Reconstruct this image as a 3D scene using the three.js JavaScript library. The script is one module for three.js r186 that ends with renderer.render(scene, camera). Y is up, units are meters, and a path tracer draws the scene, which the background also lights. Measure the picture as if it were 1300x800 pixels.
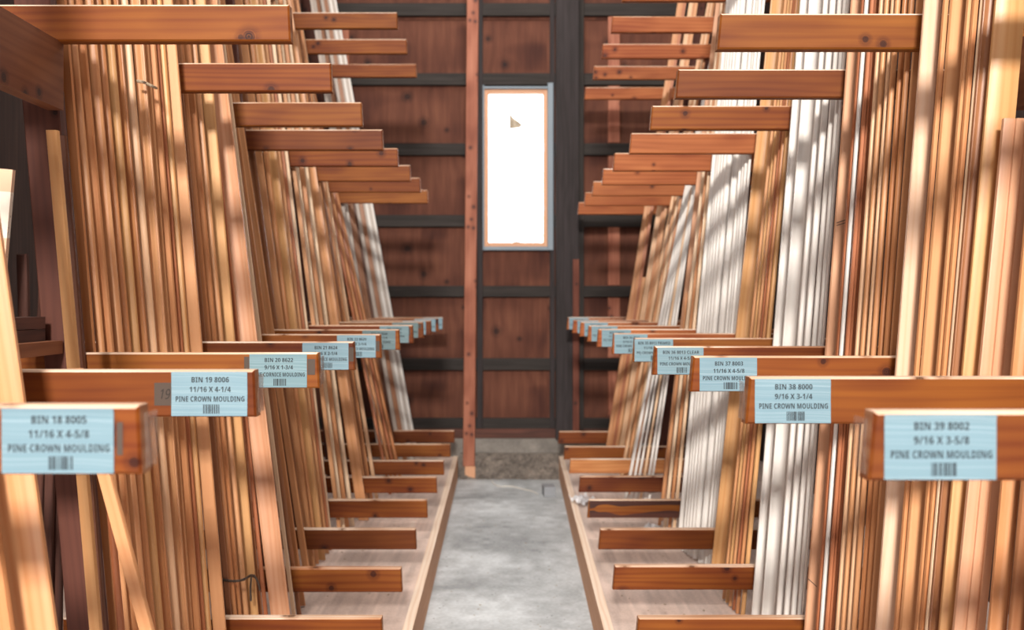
import * as THREE from 'three';
import { mergeGeometries, toCreasedNormals } from 'three/addons/utils/BufferGeometryUtils.js';
import { FontLoader } from 'three/addons/loaders/FontLoader.js';
import { TextGeometry } from 'three/addons/geometries/TextGeometry.js';
import { RectAreaLightUniformsLib } from 'three/addons/lights/RectAreaLightUniformsLib.js';

// ---------------------------------------------------------------- camera, sky, lamps, exposure
const F = 1264, CX = 640, CY = 384, EYE = 1.37;           // focal length in pixels, principal point, eye height
const scene = new THREE.Scene();
const camera = new THREE.PerspectiveCamera(2 * Math.atan(400 / F) * 180 / Math.PI, 1300 / 800, 0.05, 60);
camera.position.set(0, EYE, 0);
camera.lookAt(0, EYE, -5);
camera.setViewOffset(1300, 800, 650 - CX, 400 - CY, 1300, 800);
camera.focus = 2.5; camera.userData.fStop = 3.4;
scene.add(camera);
scene.background = new THREE.Color(0.86, 0.94, 1.0);
scene.backgroundIntensity = 9;
const renderer = new THREE.WebGLRenderer({ antialias: true });
renderer.toneMapping = THREE.LinearToneMapping;
renderer.toneMappingExposure = 1.06;
renderer.shadowMap.enabled = true;
RectAreaLightUniformsLib.init();
const UNSEEN_MAIN_LAMP = { at: [-0.5, 5.5, 6.6], aim: [0, 1.2, -4], w: 1.5, h: 0.9, power: 440, color: [1.0, 0.95, 0.88] };  // unseen source high behind the camera, lighting the rack fronts
const UNSEEN_CEILING_LAMPS = { z: [1.5, -3.0, -6.0], y: 5.3, w: 0.35, l: 2.2, power: 30, color: [1.0, 0.95, 0.9] };  // out of view overhead, placed to light the floor and arm tops

// ---------------------------------------------------------------- random numbers, noise, textures
let seed = 7;
const rnd = () => { seed = (seed * 1664525 + 1013904223) >>> 0; return seed / 4294967296; };
const rr = (a, b) => a + (b - a) * rnd();
const hash = (x, y, s) => { let h = (x * 374761393 + y * 668265263 + s * 974634707) | 0; h = Math.imul(h ^ (h >>> 13), 1274126177); return ((h ^ (h >>> 16)) >>> 0) / 4294967296; };
function noise(u, v, nx, ny, s) {                          // tiles over u, v in 0..1
  const x = u * nx, y = v * ny, x0 = Math.floor(x), y0 = Math.floor(y), fx = x - x0, fy = y - y0;
  const a = fx * fx * (3 - 2 * fx), b = fy * fy * (3 - 2 * fy), X0 = ((x0 % nx) + nx) % nx, X1 = (X0 + 1) % nx, Y0 = ((y0 % ny) + ny) % ny, Y1 = (Y0 + 1) % ny;
  return (hash(X0, Y0, s) * (1 - a) + hash(X1, Y0, s) * a) * (1 - b) + (hash(X0, Y1, s) * (1 - a) + hash(X1, Y1, s) * a) * b;
}
function dataTexture(W, H, fn, srgb = true, su = 1, sv = 1) {
  const d = new Uint8Array(W * H * 4), c = [0, 0, 0];
  for (let y = 0; y < H; y++) for (let x = 0; x < W; x++) {
    fn((x + 0.5) / W, (y + 0.5) / H, c);
    const o = (y * W + x) * 4;
    for (let k = 0; k < 3; k++) d[o + k] = Math.max(0, Math.min(255, c[k] * 255));
    d[o + 3] = 255;
  }
  const t = new THREE.DataTexture(d, W, H);
  t.wrapS = t.wrapT = THREE.RepeatWrapping; t.magFilter = THREE.LinearFilter; t.minFilter = THREE.LinearMipmapLinearFilter;
  if (srgb) t.colorSpace = THREE.SRGBColorSpace;
  t.repeat.set(1 / su, 1 / sv); t.needsUpdate = true;
  return t;
}
// wood: v runs along the grain; su x sv metres per tile; knots = [u, v, radius in metres]
function woodTexture(s, { W = 256, H = 1024, su = 0.2, sv = 1.6, lines = 26, deep = 0.2, rings = 0.12, blot = 0.1, warm = [0.82, 0.62, 0.45], knots = [], stain = 0 } = {}) {
  return dataTexture(W, H, (u, v, c) => {
    let uu = u, dark = 0;
    for (const [ku, kv, r] of knots) {
      const dx = (((u - ku + 1.5) % 1) - 0.5) * su, dy = (((v - kv + 1.5) % 1) - 0.5) * sv, q = Math.hypot(dx, dy * 0.75) / r;
      if (q < 8) uu += Math.sign(dx || 1) * 0.5 * (r / su) * Math.exp(-q * 0.7);
      const e = Math.hypot(dx, dy) / r;
      if (e < 1.25) dark = Math.max(dark, (e < 0.8 ? 0.72 : 0.72 * (1.25 - e) / 0.45) * (0.72 + 0.28 * Math.sin(e * 14)));
      else if (e < 2.6) dark = Math.max(dark, 0.22 * (2.6 - e) / 1.35);
    }
    const w = noise(uu, v, 5, 3, s) * 0.9 + noise(uu, v, 3, 6, s + 1) * 0.5;
    const ring = Math.pow(0.5 + 0.5 * Math.sin((uu * 9 + w * 1.4) * Math.PI * 2), 2);
    const fine = noise(uu, v, lines * 3, 10, s + 2) * 0.6 + noise(uu, v, lines * 6, 24, s + 3) * 0.4;
    const mid = noise(uu, v, lines, 4, s + 4);
    const b = noise(u, v, 3, 5, s + 5) * 0.6 + noise(u, v, 7, 14, s + 6) * 0.4;
    let k = rings * ring + deep * (0.55 * fine + 0.45 * mid) + blot * b;
    if (stain) k += stain * Math.max(0, noise(u, v, 4, 9, s + 9) - 0.55) * 2;
    k = Math.min(1, k + dark);
    for (let i = 0; i < 3; i++) c[i] = 1 - k * (1 - warm[i] * (1 - 0.75 * dark));
  }, true, su, sv);
}
const KN = (n, s) => { seed = s; return Array.from({ length: n }, () => [rr(0.05, 0.95), rr(0.03, 0.97), rr(0.006, 0.0135)]); };
const T = {
  pineA: woodTexture(11), pineB: woodTexture(42, { rings: 0.2, deep: 0.24, blot: 0.08 }), pineC: woodTexture(97, { rings: 0.06, deep: 0.16, lines: 34 }),
  armA: woodTexture(201, { rings: 0.16, blot: 0.5, knots: KN(9, 5), stain: 0.28, warm: [0.6, 0.4, 0.26] }), armB: woodTexture(233, { rings: 0.22, blot: 0.5, knots: KN(11, 77), stain: 0.3, warm: [0.6, 0.38, 0.24] }),
  armC: woodTexture(266, { rings: 0.12, blot: 0.55, knots: KN(8, 991), stain: 0.34, warm: [0.56, 0.38, 0.26] }),
  ply: woodTexture(301, { W: 512, H: 512, su: 1.2, sv: 1.2, lines: 60, rings: 0.12, deep: 0.42, blot: 0.4, knots: Array.from({ length: 11 }, (_, i) => [(i * 0.37 + 0.08) % 1, (i * 0.61 + 0.13) % 1, 0.012 + 0.006 * (i % 3)]).slice(0, 6), stain: 0.45, warm: [0.5, 0.36, 0.3] }),
  rough: woodTexture(351, { su: 0.3, deep: 0.5, blot: 0.4, rings: 0.15, warm: [0.4, 0.34, 0.32] }),
  paint: dataTexture(128, 512, (u, v, c) => { const k = 0.96 + 0.04 * noise(u, v, 40, 6, 3) - 0.03 * noise(u, v, 5, 9, 4); c[0] = k; c[1] = k * 0.985; c[2] = k * 0.975; }, true, 0.2, 1.6),
  concrete: dataTexture(1024, 1024, (u, v, c) => {
    let k = 0.8 + 0.08 * noise(u, v, 5, 5, 21) + 0.09 * noise(u, v, 13, 11, 22) - 0.12 * noise(u, v, 40, 34, 23) + 0.08 * noise(u, v, 200, 190, 24) - 0.1;
    if (hash(Math.floor(u * 300), Math.floor(v * 300), 5) > 0.9985) k -= 0.3;
    const st = Math.max(0, noise(u, v, 6, 9, 29) - 0.62) * 0.3; k -= st;
    c[0] = k * 0.985; c[1] = k; c[2] = k * 1.01;
  }, true, 2.2, 2.2),
  rubble: dataTexture(512, 512, (u, v, c) => { const k = 0.62 + 0.2 * noise(u, v, 20, 14, 31) + 0.2 * noise(u, v, 60, 50, 32) - 0.2 * noise(u, v, 140, 120, 33); c[0] = k; c[1] = k * 0.97; c[2] = k * 0.94; }, true, 0.9, 0.9),
  dust: dataTexture(512, 1024, (u, v, c) => {
    let k = 0.76 + 0.16 * noise(u, v, 4, 7, 41) + 0.12 * noise(u, v, 30, 9, 42) - 0.1 * noise(u, v, 90, 16, 43) + 0.06 * noise(u, v, 256, 300, 44);
    const m = noise(u, v, 8, 10, 45); c[0] = k; c[1] = k * (0.96 - 0.03 * m); c[2] = k * (0.93 - 0.05 * m);
  }, true, 1.2, 2.4),
};
const std = (map, color, roughness, extra = {}) => new THREE.MeshStandardMaterial({ map, color: new THREE.Color(color), roughness, ...extra });
const TONES = {
  honey: '#cc996e', orange: '#c48c60', red: '#ac6e4c', pale: '#dcb896', gold: '#cda06e', brown: '#986a4a', pink: '#cd9f80', dark: '#5a3420', white: '#e2dfdb', grey: '#b9aea5', glint_cream: '#e8cfb2', blush: '#dcbfa8',  // the creamy tone stands in for glossy glints on strip edges
};
const woodMats = {};
function stripMat(tone, k) {
  const key = tone + (k % 3);
  if (!woodMats[key]) {
    const painted = tone === 'white' || tone === 'grey';
    woodMats[key] = std(painted ? T.paint : [T.pineA, T.pineB, T.pineC][k % 3], TONES[tone], painted ? 0.5 : 0.42);
  }
  return woodMats[key];
}
const M = {
  arm: [T.armA, T.armB, T.armC].map((t) => new THREE.MeshPhysicalMaterial({ map: t, roughness: 0.6, specularIntensity: 0.45, vertexColors: true })),
  beam: std(T.armC, '#8f5c38', 0.7), upright: std(T.armA, '#5e3222', 0.75), darkboard: std(T.rough, '#6b3f30', 0.8),  // upright colour darkened to hold the shade of rail and arms
  ply: std(T.ply, '#724632', 0.88), girt: std(T.rough, '#3b3531', 0.85), post: std(T.rough, '#3a3234', 0.85), reddish: std(T.armB, '#70402f', 0.8), stud: std(T.armC, '#b0735a', 0.7),
  floor: std(T.concrete, '#eceeef', 0.6), stem: std(T.concrete, '#a59a90', 0.9), rubble: std(T.rubble, '#88807a', 0.95),
  dust: std(T.dust, '#dccfca', 0.85), kerbface: std(T.pineB, '#ffffff', 0.75, { vertexColors: true }),
  shell: std(T.rough, '#4a3229', 0.9), ceiling: std(T.rough, '#8a7464', 0.9),  // shell colour darkened to carry the shade behind the left rack
  frame: std(T.pineA, '#c79a7a', 0.6), trim: std(T.paint, '#75838f', 0.6), metal: new THREE.MeshStandardMaterial({ color: 0x9aa4ab, roughness: 0.4, metalness: 0.7 }),  // trim is grey-blue paint, its tone partly window flare
  glass: new THREE.MeshPhysicalMaterial({ color: 0xffffff, transmission: 1, thickness: 0, roughness: 0.03 }),
  tape: new THREE.MeshStandardMaterial({ color: 0x42352d, roughness: 0.75 }), clear: new THREE.MeshPhysicalMaterial({ color: 0xffffff, transmission: 0.95, thickness: 0, roughness: 0.18, ior: 1.45 }),
  plastic: new THREE.MeshPhysicalMaterial({ color: 0xf2f3f6, transmission: 0.35, thickness: 0, roughness: 0.35 }),
  whitepaper: new THREE.MeshStandardMaterial({ color: 0x84868a, roughness: 0.8 }), string: new THREE.MeshStandardMaterial({ color: 0xd8d2c8, roughness: 0.8 }),
  bark: std(T.rough, '#5a2c1c', 0.8),
  ink: new THREE.MeshStandardMaterial({ color: 0x571f18, roughness: 0.9 }),
  wire: new THREE.MeshStandardMaterial({ color: 0x4c4038, roughness: 0.6, metalness: 0.3 }), twine: new THREE.MeshStandardMaterial({ color: 0x9b8a74, roughness: 0.8 }),
  housing: new THREE.MeshStandardMaterial({ color: 0xcfd2d4, roughness: 0.4 }), glow: new THREE.MeshStandardMaterial({ color: 0xffffff, emissive: 0xfff2e2, emissiveIntensity: 2 }),
};

// ---------------------------------------------------------------- helpers
const used = {};
const numbered = (n) => { used[n] = (used[n] ?? -1) + 1; return used[n] ? `${n}_${String(used[n]).padStart(3, '0')}` : n; };
function mesh(name, geometry, material, parent = scene) {
  const m = new THREE.Mesh(geometry, material);
  m.name = parent === scene ? numbered(name) : name; m.castShadow = m.receiveShadow = true; parent.add(m);
  return m;
}
function tag(o, label, category, group, kind) {
  if (label) o.userData.label = label;
  if (category) o.userData.category = category;
  if (group) o.userData.group = group;
  if (kind) o.userData.kind = kind;
  return o;
}
function group(name, at = [0, 0, 0]) { const g = new THREE.Group(); g.name = numbered(name); g.position.set(...at); scene.add(g); return g; }
const child = (name, geometry, material, parent) => {      // parts of one thing take numbers within that thing
  parent.userData.names ??= {}; const c = parent.userData.names, n = (c[name] = (c[name] ?? -1) + 1);
  return mesh(n ? `${name}_${String(n).padStart(3, '0')}` : name, geometry, material, parent);
};
// texture coordinates in metres with v along the given axis (0 x, 1 y, 2 z)
function grainUV(g, axis = 1, ou = rr(0, 9), ov = rr(0, 9)) {
  const p = g.attributes.position, n = g.attributes.normal, uv = new Float32Array(p.count * 2), get = (a, i, k) => a.array[i * 3 + k];
  const others = [0, 1, 2].filter((k) => k !== axis);
  for (let i = 0; i < p.count; i++) {
    const na = others.map((k) => Math.abs(get(n, i, k))), end = Math.abs(get(n, i, axis)) > 0.8;
    uv[i * 2] = ou + (end ? get(p, i, others[0]) : na[0] > na[1] ? get(p, i, others[1]) : get(p, i, others[0]));
    uv[i * 2 + 1] = ov + (end ? get(p, i, others[1]) * 1.5 : get(p, i, axis));
  }
  g.setAttribute('uv', new THREE.BufferAttribute(uv, 2));
  return g;
}
// a board with softly bevelled edges between two corners; axis is its grain direction
function board(x0, x1, y0, y1, z0, z1, axis = 1, bevel = 0.003) {
  const w = x1 - x0, h = y1 - y0, d = z1 - z0, b = Math.min(bevel, w / 3, h / 3, d / 3), s = new THREE.Shape();
  s.moveTo(-w / 2 + b, -h / 2 + b); s.lineTo(w / 2 - b, -h / 2 + b); s.lineTo(w / 2 - b, h / 2 - b); s.lineTo(-w / 2 + b, h / 2 - b); s.closePath();
  const g = new THREE.ExtrudeGeometry(s, { depth: d - 2 * b, bevelEnabled: true, bevelSize: b, bevelThickness: b, bevelSegments: 1, curveSegments: 1 });
  g.translate((x0 + x1) / 2, (y0 + y1) / 2, z0 + b);
  return grainUV(g, axis);
}
const px = (x, d) => (x - CX) * d / F;                      // photograph measurements to metres at a distance
const py = (y, d) => EYE + (CY - y) * d / F;
const WORDS = ['first', 'second', 'third', 'fourth', 'fifth', 'sixth', 'seventh', 'eighth', 'ninth', 'tenth', 'eleventh', 'twelfth', 'thirteenth', 'fourteenth', 'fifteenth', 'sixteenth', 'seventeenth', 'eighteenth', 'nineteenth', 'twentieth', 'twenty first', 'twenty second', 'twenty third', 'twenty fourth'];
const NUMBER = { 18: 'eighteen', 19: 'nineteen', 20: 'twenty', 21: 'twenty one', 22: 'twenty two', 23: 'twenty three', 24: 'twenty four', 25: 'twenty five', 26: 'twenty six', 27: 'twenty seven', 28: 'twenty eight', 29: 'twenty nine', 30: 'thirty', 31: 'thirty one', 32: 'thirty two', 33: 'thirty three', 34: 'thirty four', 35: 'thirty five', 36: 'thirty six', 37: 'thirty seven', 38: 'thirty eight', 39: 'thirty nine' };

// ---------------------------------------------------------------- the building
const ZW = 7.84, BX = 1.95, TOP = 6.2, FRONT = 8.6, PLAT = 0.17, STEP = 0.61, FIRST = 1.281;
const dist = (n) => FIRST + n * STEP;                       // distance of the n-th rack arm from the camera
const S = (name, g, m) => tag(mesh(name, g, m), null, null, null, 'structure');
S('floor', grainUV(new THREE.BoxGeometry(BX * 2 + 0.4, 0.2, ZW + FRONT + 0.6).translate(0, -0.1, (FRONT - ZW) / 2), 2), M.floor);
S('ceiling', grainUV(new THREE.BoxGeometry(BX * 2 + 0.4, 0.2, ZW + FRONT + 0.6).translate(0, TOP + 0.1, (FRONT - ZW) / 2), 2), M.ceiling);
S('wall_left', grainUV(new THREE.BoxGeometry(0.2, TOP, ZW + FRONT + 0.6).translate(-BX - 0.1, TOP / 2, (FRONT - ZW) / 2)), M.shell);  // placed close behind the rack to keep the gap there dark
S('wall_right', grainUV(new THREE.BoxGeometry(0.2, TOP, ZW + FRONT + 0.6).translate(BX + 0.1, TOP / 2, (FRONT - ZW) / 2)), M.shell);
{ // unseen front wall behind the camera; its doorway lets in cool sky light
  const dw = 1.3, dh = 2.7, parts = [];
  for (const s of [-1, 1]) parts.push(new THREE.BoxGeometry(BX - dw, TOP, 0.2).translate(s * (BX + dw) / 2, TOP / 2, FRONT + 0.1));
  parts.push(new THREE.BoxGeometry(dw * 2, TOP - dh, 0.2).translate(0, (TOP + dh) / 2, FRONT + 0.1));
  const w = group('wall_front'); tag(w, null, null, null, 'structure');
  for (const p of parts) child('wall_panel', grainUV(p), M.shell, w);
}
// back wall: sheathing with a window opening
const WIN = { x0: px(615, ZW), x1: px(695, ZW), y0: py(313, ZW), y1: py(113, ZW) };
const wallBack = group('wall_back'); tag(wallBack, null, null, null, 'structure');
{
  const z1 = -ZW - 0.05, z0 = z1 - 0.15, B = BX + 0.2;
  const o = (x0, x1, y0, y1) => child('sheathing', grainUV(new THREE.BoxGeometry(x1 - x0, y1 - y0, z1 - z0).translate((x0 + x1) / 2, (y0 + y1) / 2, (z0 + z1) / 2)), M.shell, wallBack);
  o(-B, WIN.x0, 0, TOP); o(WIN.x1, B, 0, TOP); o(WIN.x0, WIN.x1, 0, WIN.y0); o(WIN.x0, WIN.x1, WIN.y1, TOP);
  // plywood sheets nailed on the inside, cut round the window
  const yb = py(556, ZW), P = (x0, x1, y0, y1) => child('plywood_sheet', board(x0, x1, y0, y1, -ZW - 0.05, -ZW - 0.032, 1, 0.0015), M.ply, wallBack);
  const xs = [-BX, -1.55, px(599, ZW), px(720, ZW), px(879, ZW), BX];
  for (let i = 0; i < 5; i++) {
    const a = xs[i] + 0.0015, b = xs[i + 1] - 0.0015;
    if (i === 2) { P(a, WIN.x0, yb, 3.6); P(WIN.x1, b, yb, 3.6); P(WIN.x0, WIN.x1, yb, WIN.y0); P(WIN.x0, WIN.x1, WIN.y1, 3.6); P(a, b, 3.603, TOP); }
    else { P(a, b, yb, 3.6); P(a, b, 3.603, TOP); }
  }
  // horizontal girts, dark with age
  for (const [a, b] of [[545, 531], [470, 455], [377, 363], [288, 273], [197, 182], [108, 93], [20, 4], [-68, -84], [-160, -176]]) {
    const y0 = py(a, ZW), y1 = py(b, ZW), G = (x0, x1) => child('girt', board(x0, x1, y0, y1, -ZW - 0.032, -ZW + 0.006, 0), M.girt, wallBack);
    if (y1 > WIN.y0 && y0 < WIN.y1) { G(-BX, WIN.x0 - 0.02); G(WIN.x1 + 0.02, BX); } else G(-BX, BX);
  }
  child('sill_board', board(-BX, BX, py(556, ZW), py(544, ZW), -ZW - 0.032, -ZW + 0.03, 0), M.darkboard, wallBack);
  // window studs behind the girts' face and the dark post
  child('stud', board(px(606, ZW), px(613, ZW), py(544, ZW), TOP, -ZW - 0.032, -ZW + 0.02), M.post, wallBack);
  child('stud', board(px(698, ZW), px(704, ZW), py(544, ZW), TOP, -ZW - 0.032, -ZW + 0.012), M.post, wallBack);
  child('post', board(px(705, ZW), px(734, ZW), py(556, ZW), TOP, -ZW + 0.006, -ZW + 0.1), M.post, wallBack);
  child('stud', board(px(734.5, ZW), px(741, ZW), py(556, ZW), TOP, -ZW - 0.032, -ZW + 0.03), M.girt, wallBack);
  child('stud', board(px(726, ZW), px(734, ZW), py(556, ZW), py(330, ZW), -ZW + 0.1, -ZW + 0.115), M.reddish, wallBack);
  // short blocks between the girts
  for (const [a, b] of [[544, 471], [454.5, 378], [362.5, 288.5], [272.5, 198], [181.5, 109], [92.5, 21]])
    child('block', board(px(772, ZW), px(787, ZW), py(a, ZW), py(b, ZW), -ZW - 0.032, -ZW + 0.003), M.stud, wallBack);
  for (const [a, b] of [[454.5, 378], [362.5, 288.5], [272.5, 198], [181.5, 109], [92.5, 21]])
    child('block', board(px(430, ZW), px(443, ZW), py(a, ZW), py(b, ZW), -ZW - 0.032, -ZW + 0.003), M.stud, wallBack);
  // concrete stem wall below
  const st = child('stem_wall', grainUV(new THREE.BoxGeometry(BX * 2, py(556, ZW), 0.1).translate(0, py(556, ZW) / 2, -ZW + 0.0), 0), M.stem, wallBack);
  st.position.z = 0;
  const g = new THREE.BoxGeometry(px(712, ZW) - px(584, ZW), py(574, ZW), 0.05, 60, 14, 1).translate(px(648, ZW), py(574, ZW) / 2, -ZW + 0.07), p = g.attributes.position;
  for (let i = 0; i < p.count; i++) if (p.getZ(i) > -ZW + 0.08) p.setZ(i, p.getZ(i) + 0.03 * noise(p.getX(i) + 2, p.getY(i), 26, 30, 8) + 0.06 * (1 - p.getY(i) / 0.18) - 0.03);
  g.computeVertexNormals(); child('footing', grainUV(g, 0), M.rubble, wallBack);
}
const font = await new FontLoader().loadAsync('fonts/droid/droid_sans_regular.typeface.json');
{ // the measuring stud that stands before the girts, with foot marks and figures
  const s = group('measuring_stud', [px(595, ZW - 0.13), 0, -ZW + 0.13]);
  s.rotation.z = -0.0085;
  tag(s, null, null, null, 'structure');
  child('stud_board', board(-0.045, 0.045, 0.1, TOP - 0.03, -0.069, 0), M.stud, s);
  child('foot_block', board(-0.03, 0.05, 0, 0.099, -0.069, 0.004), M.frame, s);
  for (let k = 0; k < 11; k++) {
    const y = py(94 + 46.3 * k, ZW - 0.13), n = String(11 - k);
    const t = new TextGeometry(n, { font, size: 0.042, depth: 0.0006, curveSegments: 3 }); t.computeBoundingBox(); t.translate(-t.boundingBox.max.x / 2, -0.075, 0.0001);
    const w = child('foot_mark', mergeGeometries([t.toNonIndexed(), new THREE.BoxGeometry(0.086, 0.0035, 0.0012).translate(0, 0, 0.0002)].map((g) => { g = g.index ? g.toNonIndexed() : g; g.deleteAttribute('uv'); return g; })), M.ink, s);
    w.userData.label = `pencilled foot mark with the figure ${n}`;
  }
}
{ // window_1
  const w = group('window_1'); tag(w, null, null, null, 'structure');
  const z = -ZW, f = 0.034, { x0, x1, y0, y1 } = WIN;
  const fr = child('window_frame', board(x0, x0 + f, y0, y1, z - 0.08, z - 0.01), M.frame, w);
  child('window_frame', board(x1 - f, x1, y0, y1, z - 0.08, z - 0.01), M.frame, w);
  child('window_frame', board(x0 + f, x1 - f, y1 - f, y1, z - 0.08, z - 0.01, 0), M.frame, w);
  child('window_frame', board(x0 + f, x1 - f, y0, y0 + f, z - 0.08, z - 0.01, 0), M.frame, w);
  child('casing', board(x0 - 0.028, x0 - 0.001, y0 - 0.03, y1 + 0.03, z - 0.03, z + 0.01), M.trim, w);
  child('casing', board(x0 - 0.001, x1 + 0.02, y0 - 0.03, y0 - 0.001, z - 0.03, z + 0.012, 0), M.trim, w);
  child('casing', board(x0 - 0.001, x1 + 0.02, y1 + 0.001, y1 + 0.02, z - 0.03, z + 0.008, 0), M.trim, w);
  child('metal_jamb', board(x1 + 0.001, x1 + 0.045, y0 - 0.03, y1 + 0.045, z - 0.03, z + 0.022), M.trim, w);
  child('glass', new THREE.BoxGeometry(x1 - x0 - 2 * f, y1 - y0 - 2 * f, 0.004).translate((x0 + x1) / 2, (y0 + y1) / 2, z - 0.06), M.glass, w);
  const sh = new THREE.Shape(); [[0, 0], [0, 0.15], [0.04, 0.1], [0.1, 0.05], [0.112, 0.035], [0.085, 0.012], [0.03, 0.004]].forEach(([a, b], i) => i ? sh.lineTo(a, b) : sh.moveTo(a, b));
  const c = document.createElement('canvas'); c.width = c.height = 64; const x = c.getContext('2d'); x.fillStyle = '#d8d0c4'; x.fillRect(0, 0, 64, 64);
  seed = 31; for (let i = 0; i < 70; i++) { x.fillStyle = i % 2 ? '#a0968c' : '#ece6dc'; x.fillRect(rnd() * 64, rnd() * 64, 10 * rnd(), 8 * rnd()); }
  const tx = new THREE.CanvasTexture(c); tx.colorSpace = THREE.SRGBColorSpace; tx.wrapS = tx.wrapT = THREE.RepeatWrapping; tx.repeat.set(8, 8);
  const st = child('torn_sticker', new THREE.ExtrudeGeometry(sh, { depth: 0.0006, bevelEnabled: false }).translate(px(646, ZW), py(163, ZW), z - 0.0575), new THREE.MeshStandardMaterial({ map: tx, color: 0xc4bcb0, roughness: 0.9 }), w);
  st.userData.label = 'torn scrap of paper sticker on the glass';
  child('latch', mergeGeometries([board(-0.03, 0.03, 0, 0.012, 0, 0.012).deleteAttribute('uv'), board(-0.006, 0.006, 0.012, 0.045, 0, 0.01).deleteAttribute('uv')].map((g) => g.translate(px(656, ZW), y0 + f, z - 0.03))), M.metal, w);
  for (const s of [190, 265]) child('clip', board(x1 - f - 0.002, x1 - f + 0.008, py(s, ZW) - 0.02, py(s, ZW) + 0.02, z - 0.01, z - 0.004), M.metal, w);
}
// platforms with their kerbs
const KERB = { L: [-0.339, -0.36], R: [0.373, 0.428] };     // aisle faces at 4.16 m and at the wall
for (const side of ['L', 'R']) {
  const sg = side === 'L' ? -1 : 1, [a, b] = KERB[side], len = ZW + 2.6, k = (b - a) / (ZW - 4.16), at = (d) => a + k * (d - 4.16);
  const p = group(side === 'L' ? 'platform_left' : 'platform_right'); tag(p, null, null, null, 'structure');
  const slab = (d0, d1) => {
    const g = board(0, 1, 0, PLAT - 0.006, -d1, -d0 - 0.002, 2, 0.002), q = g.attributes.position;
    for (let i = 0; i < q.count; i++) { const x = q.getX(i), z = q.getZ(i); q.setX(i, sg < 0 ? (at(-z) - 0.038) * x + -BX * (1 - x) : (at(-z) + 0.038) * (1 - x) + BX * x); }
    g.computeVertexNormals(); return grainUV(g, 2);
  };
  for (const [d0, d1] of [[-2.2, 0.2], [0.2, 2.64], [2.64, 5.08], [5.08, ZW - 0.06]]) child('deck_sheet', slab(d0, d1), M.dust, p);
  for (const [d0, d1] of [[-2.2, 2.6], [2.6, ZW - 0.06]]) {
    const g = board(0, 0.037, 0, PLAT, -d1, -d0 - 0.002, 2, 0.003), q = g.attributes.position, n = g.attributes.normal, col = new Float32Array(q.count * 3);
    const dusty = new THREE.Color('#e6d8ca'), brown = new THREE.Color('#d8ae8e');
    for (let i = 0; i < q.count; i++) { (n.getY(i) > 0.6 ? dusty : brown).toArray(col, i * 3); q.setX(i, sg < 0 ? at(-q.getZ(i)) - 0.037 + q.getX(i) : at(-q.getZ(i)) + q.getX(i)); }
    g.setAttribute('color', new THREE.BufferAttribute(col, 3)); child('kerb_board', g, M.kerbface, p);
  }
}

// ---------------------------------------------------------------- the two racks
function card(lines, wave, tint) {
  const W = 320, H = 184, c = document.createElement('canvas'); c.width = W; c.height = H; const x = c.getContext('2d');
  x.fillStyle = tint; x.fillRect(0, 0, W, H);
  seed = 1000 + wave;
  for (let i = 0; i < 26; i++) { x.strokeStyle = i % 2 ? 'rgba(255,255,255,0.1)' : 'rgba(70,110,130,0.14)'; x.lineWidth = 1 + rnd() * 3; x.beginPath(); const y = rnd() * H; x.moveTo(0, y); x.bezierCurveTo(W * 0.3, y + 10 * rnd(), W * 0.6, y - 14 * rnd(), W, y + 8 * rnd()); x.stroke(); }
  x.fillStyle = '#0c141b'; x.textAlign = 'center';
  const size = [31, 31, 31];
  lines.forEach((t, i) => { x.font = `bold ${size[i]}px sans-serif`; const w = x.measureText(t).width, fit = Math.min(1, (W - 26) / w) * (i < 2 ? 0.92 : 1); x.save(); x.translate(W * 0.51, 44 + i * 40); x.scale(fit, 1); x.fillText(t, 0, 0); x.restore(); });
  for (let b = 0, bx = W * 0.42; bx < W * 0.64; b++) { const w = 1.5 + Math.floor(rnd() * 4); if (b % 2 === 0) x.fillRect(bx, 136, w, 38); bx += w; }
  const t = new THREE.CanvasTexture(c); t.colorSpace = THREE.SRGBColorSpace;
  return new THREE.MeshStandardMaterial({ map: t, roughness: 0.7 });
}
const CM = 'CROWN MOULDING', CO = 'CORNICE MOULDING';
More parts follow.
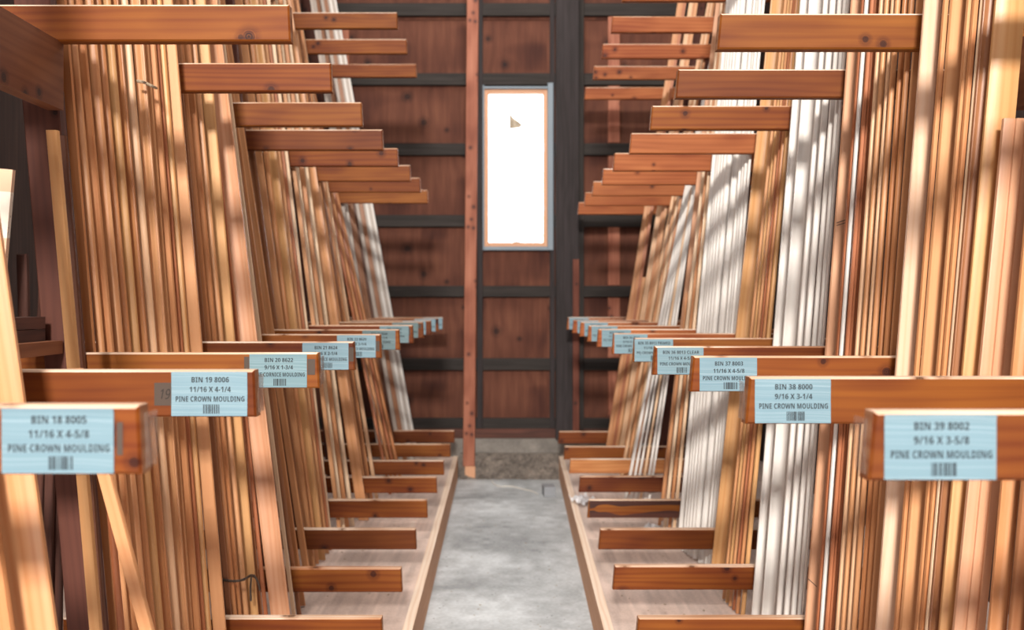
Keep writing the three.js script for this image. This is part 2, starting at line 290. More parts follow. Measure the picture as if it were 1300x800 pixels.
// per side: [end nearest the aisle (photo x), top edge (photo y)] of every arm, by tier, n = distance index
const RACK = {
  L: {
    sg: -1,
    mid: { from: 0, ends: [[191, 515], [330, 470], [408, 448], [452, 434], [485, 424.5], [508, 418.5], [525, 413], [538, 409], [548, 407], [557, 404.5], [563, 403]] },
    top: { from: 2, bottom: true, ends: [[372, 52], [423, 116], [461, 160], [487, 190.5], [506, 211], [521.5, 230], [534, 244], [543.5, 258]] },
    low: { from: 3, ends: [[487, 785], [511, 722], [529, 672], [543, 635], [555, 606], [564, 585], [572, 564], [577, 547]] },
    high: { from: 7, bottom: true, ends: [[505, 36], [517, 68], [529, 98]] },
    cards: [[3, ['BIN 18 8005', '11/16 X 4-5/8', 'PINE ' + CM]], [218, ['BIN 19 8006', '11/16 X 4-1/4', 'PINE ' + CM]], [317, ['BIN 20 8622', '9/16 X 1-3/4', 'PINE ' + CO]], [384, ['BIN 21 8624', '9/16 X 2-1/4', 'PINE ' + CO]], [428, ['BIN 22 8620', '9/16 X 3-1/4', 'PINE ' + CO]], [460, ['BIN 23 8624', '9/16 X 2-1/4', 'PFJ MOULDING']], [482, ['BIN 24 8620', '9/16 X 3-1/4', 'PFJ MOULDING']], [498, ['BIN 25 8013', '11/16 X 4-5/8', 'PINE ' + CM]], [511, ['BIN 26 8010', '9/16 X 2-5/8', 'PINE ' + CM]], [526, ['BIN 27 8011', '9/16 X 3-5/8', 'PINE ' + CM]], [537, ['BIN 28 8012', '9/16 X 4-1/4', 'PINE ' + CM]]],
    tint: ['#68838f', '#6d8894', '#658088', '#6d8894', '#6d8894', '#5a6e72', '#63797f', '#5a6e70', '#6f8b97', '#6f8b97', '#6f8b97'],
  },
  R: {
    sg: 1,
    mid: { from: 0, ends: [[1093, 523], [943, 479], [875, 452.5], [828, 440], [803, 429.5], [777, 423.5], [758, 418], [746, 413.5], [736, 409], [727, 406.5], [720, 403]] },
    top: { from: 2, bottom: true, ends: [[909, 62], [857, 124], [825, 164.5], [799, 195], [778.5, 217], [764.5, 234.5], [752, 248.5], [742, 261], [734, 272]] },
    low: { from: 3, ends: [[807, 785], [778, 719], [760, 672], [746, 635], [735, 605], [723, 583], [716, 567], [709, 548]] },
    high: { from: 6, bottom: true, ends: [[790, 1], [776, 41], [764, 74], [753, 100.5], [742.5, 126]] },
    cards: [[1122, ['BIN 39 8002', '9/16 X 3-5/8', 'PINE ' + CM]], [958, ['BIN 38 8000', '9/16 X 3-1/4', 'PINE ' + CM]], [888, ['BIN 37 8003', '11/16 X 4-5/8', 'PINE ' + CM]], [834.5, ['BIN 36 8013 CLEAR', '11/16 X 4-5/8', 'PINE ' + CM]], [805.5, ['BIN 35 8013 PRIMED', '11/16 X 4-5/8', 'PFJ ' + CM]], [780, ['BIN 34 8012', '9/16 X 4-1/4', 'PINE ' + CM]], [764, ['BIN 33 8003', '11/16 X 4-5/8', 'PFJ ' + CM]], [751, ['BIN 32 8002', '9/16 X 3-5/8', 'PFJ ' + CM]], [742, ['BIN 31 8001', '9/16 X 2-1/4', 'PFJ ' + CM]], [733, ['BIN 30 8000', '9/16 X 3-1/4', 'PFJ ' + CM]], [722.5, ['BIN 29 8010', '9/16 X 2-5/8', 'PINE ' + CM]]],
    tint: ['#68838f', '#6a8591', '#6a8591', '#68828c', '#69848e', '#69848e', '#68828c', '#68828c', '#6a8591', '#6a8591', '#6a8591'],
  },
};
const AH = 0.089, AT = 0.038;
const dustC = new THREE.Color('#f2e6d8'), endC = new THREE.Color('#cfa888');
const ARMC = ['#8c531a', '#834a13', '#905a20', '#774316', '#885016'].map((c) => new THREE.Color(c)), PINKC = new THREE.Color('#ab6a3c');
function armGeometry(xEnd, xBack, y0, y1, d, tint, dusty, lopsided) {
  const g = board(Math.min(xEnd, xBack), Math.max(xEnd, xBack), y0, y1, -d - AT, -d, 0, 0.004), p = g.attributes.position, n = g.attributes.normal, col = new Float32Array(p.count * 3);
  for (let i = 0; i < p.count; i++) {
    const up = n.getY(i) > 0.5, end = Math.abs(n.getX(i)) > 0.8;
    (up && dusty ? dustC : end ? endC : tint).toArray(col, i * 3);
    if (Math.abs(p.getX(i) - xEnd) < 0.01) p.setX(i, p.getX(i) + (xEnd < xBack ? -1 : 1) * lopsided * (0.5 - (p.getY(i) - y0) / (y1 - y0)));
  }
  g.setAttribute('color', new THREE.BufferAttribute(col, 3));
  return g;
}
for (const side of ['L', 'R']) {
  const R = RACK[side], sg = R.sg, rack = group(side === 'L' ? 'moulding_rack' : 'moulding_rack');
  tag(rack, side === 'L' ? 'brown timber rack of cantilevered arms carrying the cards of bins eighteen to twenty eight' : 'brown timber rack of cantilevered arms carrying the cards of bins twenty nine to thirty nine', 'storage rack');
  const uprightAt = (y) => sg * (1.105 + 0.085 * (y - EYE));
  for (let n = 2; n <= 10; n++) {                           // leaning posts, one in front of each set of arms
    const g = board(-0.045, 0.045, PLAT, 4.4, -dist(n) + 0.002, -dist(n) + 0.04), p = g.attributes.position;
    for (let i = 0; i < p.count; i++) p.setX(i, p.getX(i) + uprightAt(p.getY(i)) + (n >= 7 ? sg * 0.15 : 0));
    g.computeVertexNormals(); child('upright', g, M.upright, rack);
  }
  const out = side === 'R' ? 0.16 : 0;
  for (const [y0, y1, x0, x1] of [[0.473, 0.638, 1.085 + out, 1.123 + out], [-0.126, -0.094, 1.087 + out, 1.176 + out]])   // long rails along the near bays
    child('rail', board(Math.min(sg * x0, sg * x1), Math.max(sg * x0, sg * x1), EYE + y0, EYE + y1, -dist(2) + 0.045, 0.4, 2, 0.004), M.beam, rack);
  let k = side === 'L' ? 0 : 2;
  const arms = {};
  for (const tier of ['top', 'mid', 'low', 'high']) {
    const t = R[tier], extra = { top: [[0, 0.647], [1, 0.647]], high: side === 'L' ? [[6, 1.52]] : [[5, 1.52]] }[tier] ?? [];
    const put = (n, xe, y0, y1) => {
      const d = dist(n) - (tier === 'top' && n === 2 && side === 'L' ? 0.0795 : 0), c = side === 'R' && tier === 'low' && n === 8 ? new THREE.Color('#cf9560') : (side === 'R' && n >= 5 && tier !== 'low') || (side === 'R' && n === 8) ? PINKC : ARMC[k % 5];
      const xBack = sg * (tier === 'top' && n === 2 && side === 'L' ? 1.235 : tier === 'high' ? 1.5 : 1.38);
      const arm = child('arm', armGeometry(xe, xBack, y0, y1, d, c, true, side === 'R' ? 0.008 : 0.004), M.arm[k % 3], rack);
      k++; arms[tier + n] = [arm, xe, y0, y1, d]; return arm;
    };
    t.ends.forEach(([x, y], i) => {
      const n = t.from + i, d = dist(n) - (tier === 'top' && n === 2 && side === 'L' ? 0.0795 : 0), far = d + AT, e = t.bottom ? (x - CX) * far / F : (x - CX) * far / F, yy = py(y, d);
      if (t.bottom) put(n, e, yy, yy + AH); else put(n, e, yy - AH, yy);
    });
    for (const [n, y] of extra) put(n, sg * (tier === 'top' ? 0.54 : 0.6), EYE + y, EYE + y + AH);
  }
  R.cards.forEach(([x, lines], n) => {
    const [arm, xe, y0, y1, d] = arms['mid' + n], w = 0.144, h = Math.min(0.084, y1 - y0 - 0.004);
    const g = new THREE.PlaneGeometry(w, h, 24, 10), p = g.attributes.position;
    for (let i = 0; i < p.count; i++) { const a = p.getX(i) / w + 0.5, b = p.getY(i) / h + 0.5; p.setZ(i, 0.0012 + (n < 3 ? 0.0016 : 0.0006) * noise(a * 0.98, b * 0.98, 5, 4, 60 + n) + (b > 0.9 && n === 0 ? 0.003 * noise(a * 0.98, 0, 4, 2, 3) : 0)); }
    g.computeVertexNormals(); g.translate(px(x, d) + w / 2, y1 - h / 2 - 0.003, -d);
    const c = child('bin_card', g, card(lines, n + (sg > 0 ? 40 : 0), R.tint[n]), arm);
    c.userData.label = `light blue paper card reading ${lines.join(' ')}`;
  });
  if (side === 'R') {                                       // wane with dark bark along both edges of one low arm
    const [arm, xe, y0, y1, d] = arms.low6;
    for (const [base, dir] of [[y0 + 0.003, 1], [y1 - 0.003, -1]]) {
      const sh = new THREE.Shape(); sh.moveTo(xe + 0.006, base);
      for (let i = 0; i <= 30; i++) sh.lineTo(xe + 0.006 + i * 0.022, base + dir * (0.008 + 0.026 * noise((i * 0.031) % 1, 0.5, 9, 2, dir > 0 ? 91 : 95) * (i < 2 ? 1.5 : 1)));
      sh.lineTo(xe + 0.666, base);
      child('bark_edge', grainUV(new THREE.ExtrudeGeometry(sh, { depth: 0.0015, bevelEnabled: false }).translate(0, 0, -d + 0.0002), 0), M.bark, arm).userData.label = 'dark brown bark edge';
    }
  }
  // masking tape scraps with older numbers, left beside the cards
  const tapeCanvas = (txt) => { const c = document.createElement('canvas'); c.width = c.height = 96; const x = c.getContext('2d'); x.fillStyle = '#42352d'; x.fillRect(0, 0, 96, 96); x.fillStyle = '#0e0a09'; x.font = 'italic 58px sans-serif'; x.textAlign = 'center'; x.fillText(txt, 56, 68); const t = new THREE.CanvasTexture(c); t.colorSpace = THREE.SRGBColorSpace; return new THREE.MeshStandardMaterial({ map: t, roughness: 0.8 }); };
  const tape = (n, xa, xb, ya, yb, m = M.tape) => { const [arm, , , , d] = arms['mid' + n]; child('tape', new THREE.BoxGeometry(px(xb, d) - px(xa, d), py(ya, d) - py(yb, d), 0.0006).translate((px(xa, d) + px(xb, d)) / 2, (py(ya, d) + py(yb, d)) / 2, -d + 0.0004), m, arm); };
  if (side === 'L') { tape(1, 196, 217.5, 486, 515, tapeCanvas('19')); tape(2, 390.5, 400, 456, 476); tape(2, 310, 316.5, 453, 470); tape(3, 443, 449, 441, 459); tape(4, 476.5, 482, 433, 446); tape(6, 517, 521, 417, 426); tape(7, 530, 534.5, 411, 417); tape(0, 148.5, 156, 536, 578); }
  // clear packing tape wrapped over the ends of the nearest arms
  for (const n of [0, 1, 2]) if (side === 'L' || n < 2) {
    const [arm, xe, y0, y1, d] = arms['mid' + n];
    const g = new THREE.BoxGeometry(0.0006, (y1 - y0) * 0.8, AT + 0.002, 1, 8, 4).translate(xe - sg * 0.0012, (y0 + y1) / 2, -d - AT / 2), p = g.attributes.position;
    for (let i = 0; i < p.count; i++) p.setX(i, p.getX(i) - sg * 0.004 * noise(0.3 + p.getY(i) * 2, 0.5 + p.getZ(i), 12, 12, 71) - sg * 0.004);
    g.computeVertexNormals(); child('clear_tape', g, M.clear, arm);
  }
}

// ---------------------------------------------------------------- moulding strips
// outline of a strip seen from its end: across (0..1), relief (0..1, 0 = proud)
const PROFILES = {
  flat: [[0, 0.5], [0.06, 0], [0.94, 0], [1, 0.5]],
  bead: [[0, 1], [0.08, 0.5], [0.22, 0.18], [0.4, 0.02], [0.6, 0.02], [0.78, 0.18], [0.92, 0.5], [1, 1]],
  crown: [[0, 0.5], [0.03, 0.3], [0.14, 0.3], [0.15, 0.75], [0.24, 0.95], [0.36, 0.85], [0.5, 0.55], [0.64, 0.22], [0.76, 0.05], [0.84, 0.12], [0.85, 0.5], [0.93, 0.5], [0.94, 0.2], [1, 0.3]],
  cove: [[0, 0.1], [0.08, 0], [0.1, 0.4], [0.25, 0.8], [0.45, 1], [0.65, 0.9], [0.82, 0.55], [0.86, 0.1], [1, 0]],
  groove: [[0, 0.2], [0.04, 0], [0.3, 0], [0.32, 0.8], [0.38, 0.8], [0.4, 0], [0.62, 0], [0.64, 0.8], [0.7, 0.8], [0.72, 0], [0.96, 0], [1, 0.2]],
};
function stripGeometry(X0, slope, W, D, d, y0, y1, profile, bow) {
  const out = PROFILES[profile], relief = Math.min(0.006, D * 0.5, W * 0.3);
  const pts = out.map(([a, r]) => [a * W, -d - r * relief]).concat([[W, -d - D], [0, -d - D]]);   // counter-clockwise seen from above? closed loop
  const N = 7, rings = [];
  for (let i = 0; i <= N; i++) { const t = i / N, y = y0 + (y1 - y0) * t, x = X0 - slope * (y - EYE) + bow * 4 * t * (1 - t); rings.push(pts.map(([a, z]) => [x + a, y, z])); }
  const pos = [], uv = [], ou = rr(0, 7), ov = rr(0, 7);
  let run = [0]; for (let j = 0; j < pts.length; j++) { const a = pts[j], b = pts[(j + 1) % pts.length]; run.push(run[j] + Math.hypot(b[0] - a[0], b[1] - a[1])); }
  const vert = (i, j, jj) => { pos.push(...rings[i][j % pts.length]); uv.push(ou + run[jj], ov + rings[i][0][1]); };
  for (let i = 0; i < N; i++) for (let j = 0; j < pts.length; j++) { vert(i, j, j); vert(i, j + 1, j + 1); vert(i + 1, j + 1, j + 1); vert(i, j, j); vert(i + 1, j + 1, j + 1); vert(i + 1, j, j); }
  for (const i of [0, N]) {
    const tris = THREE.ShapeUtils.triangulateShape(pts.map(([a, z]) => new THREE.Vector2(a, z)), []);
    for (const t of tris) for (const j of i ? [t[2], t[1], t[0]] : t) { pos.push(...rings[i][j]); uv.push(ou + pts[j][0], ov + pts[j][1]); }
  }
  const g = new THREE.BufferGeometry();
  g.setAttribute('position', new THREE.Float32BufferAttribute(pos, 3)); g.setAttribute('uv', new THREE.Float32BufferAttribute(uv, 2));
  g.computeVertexNormals();
  return toCreasedNormals(g, 0.7);
}
const SAY = { honey: 'honey brown', orange: 'orange brown', red: 'reddish brown', pale: 'pale', gold: 'golden', brown: 'brown', pink: 'pinkish', dark: 'dark brown', white: 'white primed', blush: 'whitish pink', grey: 'greyish primed', glint_cream: 'creamy' };  // white names primed strips and a glint painted in tone alike
// each strip: [photo x of its visible edge at y = 300, visible width, lean, tone, profile, photo y of its top if short]
const BINS = {
  L: {
    2: [[97, 9, .083, 'orange', 'flat'], [108, 6, .09, 'honey', 'bead'], [117, 8.5, .092, 'orange', 'flat'], [129, 13, .088, 'honey', 'bead'], [143, 8, .086, 'orange', 'bead'], [153, 9.5, .084, 'gold', 'bead'], [164, 9.5, .085, 'orange', 'crown'], [175, 10, .083, 'pale', 'bead'], [186, 12, .078, 'honey', 'crown'], [199, 7, .075, 'honey', 'flat'], [206, 8, .078, 'orange', 'flat'], [214.5, 4.5, .08, 'red', 'flat'], [219.5, 6, .08, 'gold', 'bead'], [226.5, 16, .086, 'honey', 'flat']],  // the pale strip has a gloss highlight put into its tone
    3: [[242, 5, .094, 'brown', 'flat'], [247.5, 5.5, .094, 'orange', 'bead'], [254, 7, .09, 'orange', 'flat'], [262, 8.5, .09, 'honey', 'bead'], [271, 14, .087, 'gold', 'flat'], [280, 4, .1, 'brown', 'flat'], [283.5, 4, .106, 'red', 'flat'], [287, 23, .118, 'pink', 'cove'], [310.5, 4, .124, 'glint_cream', 'flat']],
    4: [[312, 5, .134, 'brown', 'bead'], [315, 6, .14, 'orange', 'flat'], [320.5, 8, .15, 'honey', 'flat']],
    5: [[329, 8, .13, 'brown', 'crown'], [337, 8, .128, 'honey', 'flat'], [346, 5, .125, 'orange', 'bead'], [352, 10.5, .12, 'gold', 'crown'], [363, 5, .12, 'honey', 'flat'], [368.5, 4, .12, 'red', 'flat'], [372.5, 4, .115, 'glint_cream', 'flat']],
    6: [[381.5, 4.5, .125, 'honey', 'flat'], [386, 4, .127, 'glint_cream', 'flat'], [390, 5, .128, 'orange', 'flat'], [395.5, 5, .132, 'glint_cream', 'bead'], [401, 12, .15, 'honey', 'crown']],
    7: [[411.5, 4.5, .15, 'honey', 'bead'], [416, 3, .15, 'brown', 'flat'], [419, 3.5, .15, 'orange', 'bead'], [422.5, 4, .16, 'pale', 'flat']],
    8: [[426, 3.2, .205, 'red', 'bead'], [429.3, 3.2, .212, 'orange', 'bead'], [433, 3.2, .218, 'red', 'bead'], [436.6, 3.6, .225, 'orange', 'bead']],
    9: [[438.5, 4, .15, 'grey', 'flat'], [442.5, 3.2, .155, 'grey', 'flat'], [446.5, 3.2, .16, 'brown', 'flat'], [450, 3.5, .165, 'brown', 'flat'], [453.6, 3, .17, 'dark', 'flat']],
    10: [[457, 4.5, .172, 'grey', 'flat'], [461.5, 5.5, .174, 'brown', 'flat'], [467, 2.6, .176, 'grey', 'flat'], [470, 3, .178, 'white', 'bead'], [473.5, 2.6, .178, 'grey', 'flat'], [476.5, 3.6, .18, 'white', 'bead']],
  },
  R: {
    1: [[1350, 24, -.09, 'honey', 'flat', 120], [1324, 20, -.09, 'brown', 'flat', 130], [1299, 22, -.09, 'orange', 'crown', 120], [1257, 36, -.1, 'pink', 'groove', 150], [1236, 40, -.09, 'gold', 'flat'], [1222, 15, -.088, 'brown', 'cove'], [1217.5, 5, -.088, 'glint_cream', 'bead'], [1209.5, 6, -.085, 'orange', 'flat'], [1202.5, 5.5, -.083, 'honey', 'flat'], [1181, 20, -.08, 'honey', 'flat'], [1173.5, 6, -.079, 'orange', 'flat'], [1150, 24, -.078, 'blush', 'flat']],
    2: [[1140, 11, -.075, 'honey', 'flat'], [1132, 7, -.072, 'orange', 'bead'], [1124, 7, -.07, 'orange', 'bead'], [1116, 6, -.07, 'honey', 'bead'], [1109.5, 5.5, -.07, 'pale', 'bead'], [1102, 6.5, -.07, 'honey', 'bead'], [1095, 6, -.07, 'pale', 'bead'], [1082, 12, -.072, 'red', 'groove'], [1076.5, 5, -.073, 'white', 'bead'], [1071.5, 5, -.073, 'red', 'flat'], [1057, 14, -.073, 'pink', 'flat']],  // the white strip among this pine is a glint painted as tone
    3: [[1053.5, 3.2, -.075, 'white', 'flat'], [1048, 4.5, -.075, 'white', 'flat'], [1039.5, 5.5, -.075, 'white', 'flat'], [1031, 6, -.076, 'white', 'flat'], [1022, 6.5, -.077, 'white', 'bead'], [1003.5, 17, -.078, 'white', 'cove'], [992, 11, -.08, 'white', 'crown']],
    4: [[985.5, 6, -.095, 'gold', 'bead'], [980.5, 4.5, -.098, 'orange', 'bead'], [976.5, 4, -.1, 'red', 'flat'], [972.5, 3.5, -.102, 'honey', 'flat'], [968.5, 3.5, -.103, 'gold', 'flat'], [964.5, 3.5, -.104, 'honey', 'flat'], [947, 17, -.106, 'gold', 'cove']],
    5: [[941.5, 3.6, -.086, 'white', 'flat'], [937.5, 3.4, -.086, 'white', 'flat'], [933.8, 3.4, -.086, 'white', 'flat'], [930, 3.4, -.086, 'white', 'flat'], [922, 7.5, -.087, 'white', 'cove'], [914.5, 7, -.087, 'white', 'bead'], [910.5, 3.5, -.087, 'white', 'flat'], [907, 3, -.088, 'white', 'flat'], [903.5, 3, -.088, 'white', 'flat'], [900, 3, -.088, 'white', 'flat'], [894.5, 5, -.09, 'white', 'flat']],
    6: [[890.5, 4, -.1, 'glint_cream', 'flat'], [886.5, 3.6, -.105, 'orange', 'flat'], [882.5, 3.6, -.11, 'glint_cream', 'flat'], [879, 3.2, -.12, 'orange', 'flat', 372], [875.5, 6, -.11, 'pink', 'flat']],
    7: [[872.5, 3, -.15, 'white', 'flat'], [869.5, 2.6, -.155, 'white', 'flat'], [866.5, 2.6, -.165, 'glint_cream', 'flat'], [863.5, 2.6, -.175, 'white', 'bead'], [860.5, 2.6, -.185, 'white', 'flat'], [857, 3.2, -.195, 'white', 'flat']],
    8: [[854, 3, -.17, 'orange', 'flat'], [851, 3, -.175, 'glint_cream', 'bead'], [847.5, 3, -.18, 'honey', 'flat'], [843.5, 3.6, -.185, 'pale', 'bead']],
    9: [[837.5, 3.4, -.15, 'honey', 'flat'], [834, 3, -.155, 'orange', 'flat'], [828, 5.5, -.157, 'pale', 'flat'], [823.5, 4, -.159, 'honey', 'bead', 352], [820, 3, -.16, 'red', 'flat'], [816.5, 3, -.161, 'orange', 'flat'], [812.5, 2.6, -.162, 'honey', 'flat']],
  },
};
seed = 4242;
function placeStrip(side, x300, w, slope, tone, profile, d, D, topPhoto, label, grp, reach = 0, foot = PLAT) {
  const sg = side === 'L' ? -1 : 1, shown = Math.abs(x300 - CX) * D / (d + D), wide = Math.max(w, Math.min(reach, 1.7 * w)) + 0.6, front = side === 'L' ? wide : Math.max(0.4 * wide, wide - shown);
  const edge = side === 'L' ? x300 : x300 + (wide - front);
  const W = front * d / F, X0 = (edge - CX + (CY - 300) * slope) * d / F;
  const y1 = topPhoto === undefined ? 4.3 + 0.25 * rnd() : py(topPhoto, d);
  const s = mesh('moulding_strip', stripGeometry(X0, slope, W, D, d, foot + 0.0005, y1, profile, rr(-0.003, 0.003)), stripMat(tone, Math.floor(rnd() * 3)));
  return tag(s, label, 'moulding', grp, 'thing');
}
const FRONTS = {};
for (const side of ['L', 'R']) for (const key of Object.keys(BINS[side])) {
  const n = +key, list = BINS[side][key].slice().sort((a, b) => side === 'L' ? a[0] - b[0] : b[0] - a[0]);
  const za = dist(n) + 0.058, zb = n === 10 ? ZW - 0.16 : dist(n + 1) - 0.075, pa = list[0][0], pb = list[list.length - 1][0];
  const Xa = (pa - CX) * za / F, Xb = (pb - CX) * zb / F, m = (Xb - Xa) / (zb - za);
  let ds = list.map(([x]) => (Xa - m * za) / ((x - CX) / F - m));
  for (let i = 1; i < ds.length; i++) ds[i] = Math.max(ds[i], ds[i - 1] + 0.011);
  const over = ds[ds.length - 1] - zb; if (over > 0) ds = ds.map((d, i) => d - over * i / (ds.length - 1));
  FRONTS[side + n] = list.map(([x, , s], i) => [x, s, ds[i]]);
  const bin = NUMBER[side === 'L' ? 18 + n : 39 - n];
  list.forEach(([x, w, slope, tone, profile, top], i) => {
    const gap = (i + 1 < ds.length ? ds[i + 1] : dist(n + 1) - 0.045) - ds[i], D = Math.max(0.008, Math.min(0.011, gap - 0.0015));
    const wide = w * ds[i] / F > 0.045 ? 'wide' : w * ds[i] / F < 0.016 ? 'slender' : 'narrow';
    placeStrip(side, x, w, slope, tone, profile, ds[i], D, top, `${wide} ${SAY[tone]} moulding${top ? ' cut short' : ''}, ${WORDS[i]} from the near arm in bin ${bin}`, `mouldings standing in bin ${bin}`, side === 'L' ? (i + 1 < list.length ? list[i + 1][0] - x : 0) : (i ? list[i - 1][0] - x : 0));
  });
}
// boards standing in the two nearest bins of the left rack
seed = 99;
const STRAY = [
  [-52, 52, .14, 'honey', 'flat', 1.76, .012, undefined, 'wide honey brown board with plain face, standing behind the bin eighteen card'],
  [-74, 19, .14, 'orange', 'flat', 1.70, .012, undefined, 'narrow orange brown board beside the wide honey brown board in bin eighteen'],
  [69, 14, .086, 'gold', 'flat', 2.2, .014, 165, 'tan lath with a square cut top, standing before the dark leaning post'],
  [82, 10, .08, 'dark', 'flat', 2.33, .012, 172, 'dark brown lath just behind the tan lath in bin nineteen'],
  [40, 17, .268, 'honey', 'flat', 2.05, .014, 468, 'honey brown lath leaning at a steep slant under the bin nineteen card'],
  [101, 8, .092, 'red', 'bead', 2.4, .011, 500, 'short reddish brown moulding in shade beside the steeply slanting lath'],
];
for (const [x, w, sl, tone, prof, d, D, top, label] of STRAY) placeStrip('L', x, w, sl, tone, prof, d, D, top, label, 'boards in the nearest bins of the rack');
{ // behind the left rack: a pale sheet with stickers, dark planks, dark boards stacked on the rail
  const c = document.createElement('canvas'); c.width = 128; c.height = 256; const x = c.getContext('2d');
  x.fillStyle = '#d9b295'; x.fillRect(0, 0, 128, 256); x.fillStyle = '#e9dccd'; x.fillRect(20, 34, 108, 70); x.fillRect(50, 150, 78, 60); x.fillStyle = '#3a2a22';
  seed = 8; for (let i = 0; i < 26; i++) x.fillRect(30 + rnd() * 90, 36 + rnd() * 190, 3 + rnd() * 14, 2);
  const t = new THREE.CanvasTexture(c); t.colorSpace = THREE.SRGBColorSpace;
  const d = 2.95, w = 0.22, h = 0.5, g = new THREE.BoxGeometry(w, h, 0.018).translate(-w / 2, -h / 2, 0);
  const sheet = group('plywood_sheet', [px(18, d), py(216, d), -d]); sheet.rotation.z = -0.085;
  child('sheet', g, std(t, '#ffffff', 0.8), sheet);
  child('prop', board(-0.16, -0.12, -h - 0.78, -h + 0.05, -0.04, -0.012), M.darkboard, sheet);
  tag(sheet, 'pale plywood sheet with printed stickers in the dark gap behind the post', 'plywood sheet');
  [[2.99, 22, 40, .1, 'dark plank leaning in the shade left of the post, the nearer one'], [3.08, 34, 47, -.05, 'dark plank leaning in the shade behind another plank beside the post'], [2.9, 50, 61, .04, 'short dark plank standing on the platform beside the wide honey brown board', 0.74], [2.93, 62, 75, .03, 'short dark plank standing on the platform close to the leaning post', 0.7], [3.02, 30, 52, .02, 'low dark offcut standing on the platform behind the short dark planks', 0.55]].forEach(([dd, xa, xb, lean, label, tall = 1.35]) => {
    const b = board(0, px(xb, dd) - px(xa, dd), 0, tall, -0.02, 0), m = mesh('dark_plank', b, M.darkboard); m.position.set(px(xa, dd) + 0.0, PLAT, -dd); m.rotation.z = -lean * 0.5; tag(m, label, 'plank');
  });
  const y0 = EYE - 0.094;
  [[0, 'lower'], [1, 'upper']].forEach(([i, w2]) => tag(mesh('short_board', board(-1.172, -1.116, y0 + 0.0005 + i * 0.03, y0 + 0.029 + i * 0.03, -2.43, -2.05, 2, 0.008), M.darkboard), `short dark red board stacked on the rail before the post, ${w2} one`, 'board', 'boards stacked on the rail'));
}
// twisted ties round bundles: follow the fronts of the strips they hold
function tie(label, n, points, tail) {
  const at = (xx, yy) => { const f = FRONTS['L' + n]; const near = f.filter(([x, s]) => { const q = x + s * (yy - 300); return q > xx - 22 && q < xx + 3; }); return Math.min(...(near.length ? near : f).map((r) => r[2])); };
  const P = points.map(([x, y]) => { const d = at(x, y) - 0.006; return new THREE.Vector3(px(x, d), py(y, d), -d); });
  const t = group('wire_tie'); tag(t, label, 'tie');
  for (const ph of [0, Math.PI]) {
    const cv = new THREE.CatmullRomCurve3(P), q = []; for (let i = 0; i <= 60; i++) { const p = cv.getPoint(i / 60), a = i * 0.9 + ph; q.push(p.add(new THREE.Vector3(0, Math.sin(a) * 0.0028, Math.cos(a) * 0.0028))); }
    child('strand', new THREE.TubeGeometry(new THREE.CatmullRomCurve3(q), 120, 0.0022, 6), tail ? M.wire : M.twine, t);
  }
  if (tail) for (const line of tail) { const d = Math.min(...line.map(([x, y]) => at(x, y))) - 0.008; child('tail', new THREE.TubeGeometry(new THREE.CatmullRomCurve3(line.map(([x, y]) => new THREE.Vector3(px(x, d), py(y, d), -d))), 24, 0.0034, 6), M.wire, t); }
}
tie('pale twisted tie round mouldings just under the highest arms of bin twenty', 2, [[174, 103], [180, 104], [186, 106], [192, 109], [199, 112]]);
tie('dark wire tie knotted round mouldings in bin twenty one above the platform', 3, [[280, 736], [290, 737.5], [300, 738], [309, 736], [318, 731], [323, 732]], [[[319, 733], [318, 745], [318.5, 763]], [[322, 730], [327, 738], [330, 750]]]);
{ // pencil strokes on the flat pinkish board in bin thirty seven
  const b = scene.children.find((o) => o.userData.label?.startsWith('narrow pinkish') && o.userData.label.endsWith('bin thirty seven'));
  if (b) { const d = FRONTS.R2[FRONTS.R2.length - 1][2]; for (const [x0, y0, x1, y1] of [[1062, 283, 1073, 279.5], [1062, 286.5, 1073, 283], [1026, 735, 1037, 745]]) { const m = child('pencil_mark', new THREE.BoxGeometry(Math.hypot(x1 - x0, y1 - y0) * d / F, 0.0022, 0.0004).rotateZ(-Math.atan2(y1 - y0, x1 - x0)).translate(px((x0 + x1) / 2, d), py((y0 + y1) / 2, d), -d + 0.0004), M.wire, b); } }
}
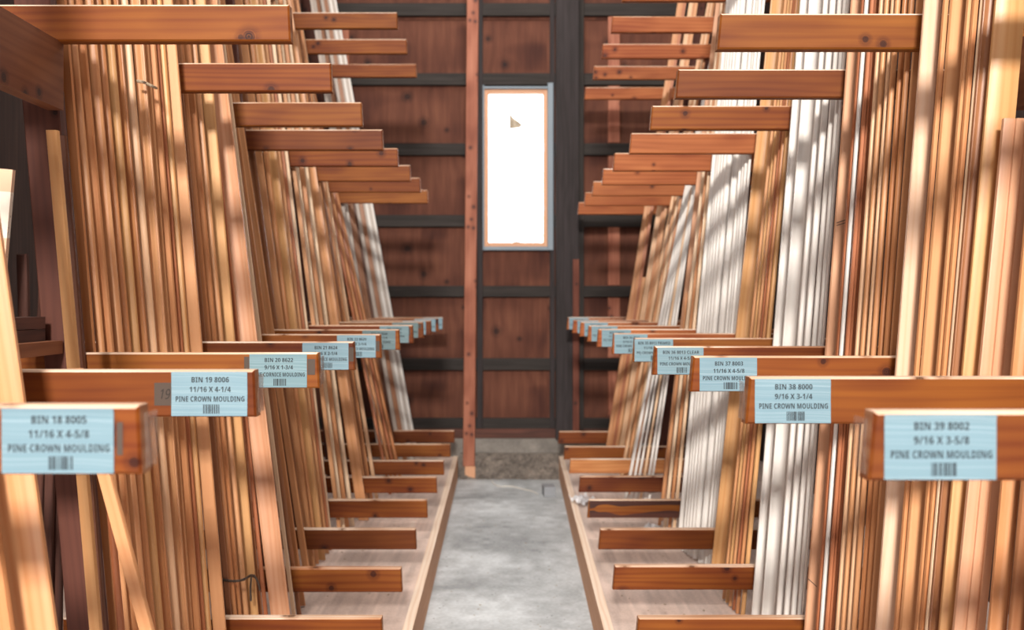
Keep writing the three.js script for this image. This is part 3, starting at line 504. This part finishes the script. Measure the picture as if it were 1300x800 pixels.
// litter on the floor and the right platform
{
  const crumple = (name, label, cat, w, l, at, seedN, mat, lift, turn, drape = 0) => {
    const g = new THREE.PlaneGeometry(w, l, 22, 22).rotateX(-Math.PI / 2), p = g.attributes.position;
    for (let i = 0; i < p.count; i++) { const a = p.getX(i) / w + 0.5, b = p.getZ(i) / l + 0.5; p.setY(i, 0.002 + lift * Math.pow(noise(a * 0.96, b * 0.96, 5, 5, seedN), 1.5) + 0.3 * lift * Math.abs(noise(a * 0.96, b * 0.96, 11, 9, seedN + 1) - 0.5) + drape * b); }
    g.computeVertexNormals(); const m = mesh(name, g, mat); m.position.set(...at); m.rotation.y = turn; tag(m, label, cat);
  };
  const d1 = 5.95; crumple('plastic_sheet', 'crumpled clear white plastic sheet on the edge of the platform under an arm end', 'plastic', 0.12, 0.2, [px(733, d1) + 0.03, PLAT, -d1], 61, M.plastic, 0.05, 0.3);
  const d2 = 5.2; crumple('plastic_scrap', 'small white plastic scrap at the foot of orange brown mouldings', 'plastic', 0.07, 0.14, [px(828, d2), PLAT, -d2], 64, M.plastic, 0.045, -0.4);
  const pts = [[624, 611], [628, 616], [636, 619], [648, 618.5], [660, 621], [667, 623], [676, 625], [683, 629]].map(([x, y]) => { const d = EYE * F / (y - CY); return new THREE.Vector3(px(x, d), 0.004 + 0.004 * Math.abs(Math.sin(x)), -d); });
  tag(mesh('plastic_string', new THREE.TubeGeometry(new THREE.CatmullRomCurve3(pts), 60, 0.0035, 6), M.string), 'thin whitish string lying on the concrete near the far wall', 'string');
  const blk = mesh('foam_block', board(-0.04, 0.04, 0, 0.07, -0.09, 0.05), M.whitepaper); blk.position.set(px(697, 7.05), 0.0005, -7.05); blk.rotation.y = 0.08; tag(blk, 'greyish white block on the floor against the kerb near the far wall', 'block');
  // shavings and crumbs on the decks: nobody could count them
  const bits = []; seed = 515;
  const crumb = (x, y, z, r) => { const g = new THREE.IcosahedronGeometry(r, 0); g.scale(1 + rnd(), 0.35, 1 + rnd()); g.rotateY(rnd() * 6); g.translate(x, y + r * 0.3, z); g.deleteAttribute('uv'); bits.push(g); };
  for (let i = 0; i < 150; i++) { const z = -rr(3.4, 7.5), s = rnd() < 0.35 ? -1 : 1; crumb(s * rr(0.47, 0.8), PLAT - 0.004, z, rr(0.0015, 0.005)); }
  for (let i = 0; i < 60; i++) crumb(rr(-0.3, 0.34), 0, -rr(4.2, 6.7), rr(0.0015, 0.004));
  tag(mesh('wood_crumbs', mergeGeometries(bits), M.twine), 'scattered wood crumbs and shavings on the platforms and floor', 'debris', null, 'stuff');
}
// ---------------------------------------------------------------- unseen lamps, out of view above and behind the camera
function lamp(name, label, at, aim, w, h, spec) {
  const g = group(name, at); tag(g, label, 'lamp');
  g.lookAt(new THREE.Vector3(...aim));                      // its +z axis looks along the light
  const rim = 0.03, parts = [board(-w / 2 - rim, w / 2 + rim, -h / 2 - rim, h / 2 + rim, -0.14, -0.02)];
  child('housing', parts[0], M.housing, g);
  child('diffuser', board(-w / 2, w / 2, -h / 2, h / 2, -0.0195, -0.004), M.glow, g);
  const l = new THREE.RectAreaLight(new THREE.Color(...spec.color), spec.power, w, h);
  l.rotation.y = Math.PI; l.position.set(0, 0, 0.01); g.add(l);
  child('bracket', board(-0.03, 0.03, h / 2 + rim, h / 2 + rim + 0.2, -0.12, -0.06), M.housing, g);
  return g;
}
lamp('unseen_flood_lamp', 'large unseen flood lamp high behind the camera, lighting the fronts of the racks', UNSEEN_MAIN_LAMP.at, UNSEEN_MAIN_LAMP.aim, UNSEEN_MAIN_LAMP.w, UNSEEN_MAIN_LAMP.h, UNSEEN_MAIN_LAMP);
UNSEEN_CEILING_LAMPS.z.forEach((z, i) => lamp('unseen_ceiling_lamp', `long unseen ceiling lamp lighting the aisle from above, ${['nearest the doorway', 'middle one of three', 'nearest the window'][i]}`, [0, UNSEEN_CEILING_LAMPS.y, z], [0, 0, z - 0.001], UNSEEN_CEILING_LAMPS.w, UNSEEN_CEILING_LAMPS.l, UNSEEN_CEILING_LAMPS));
renderer.render(scene, camera);
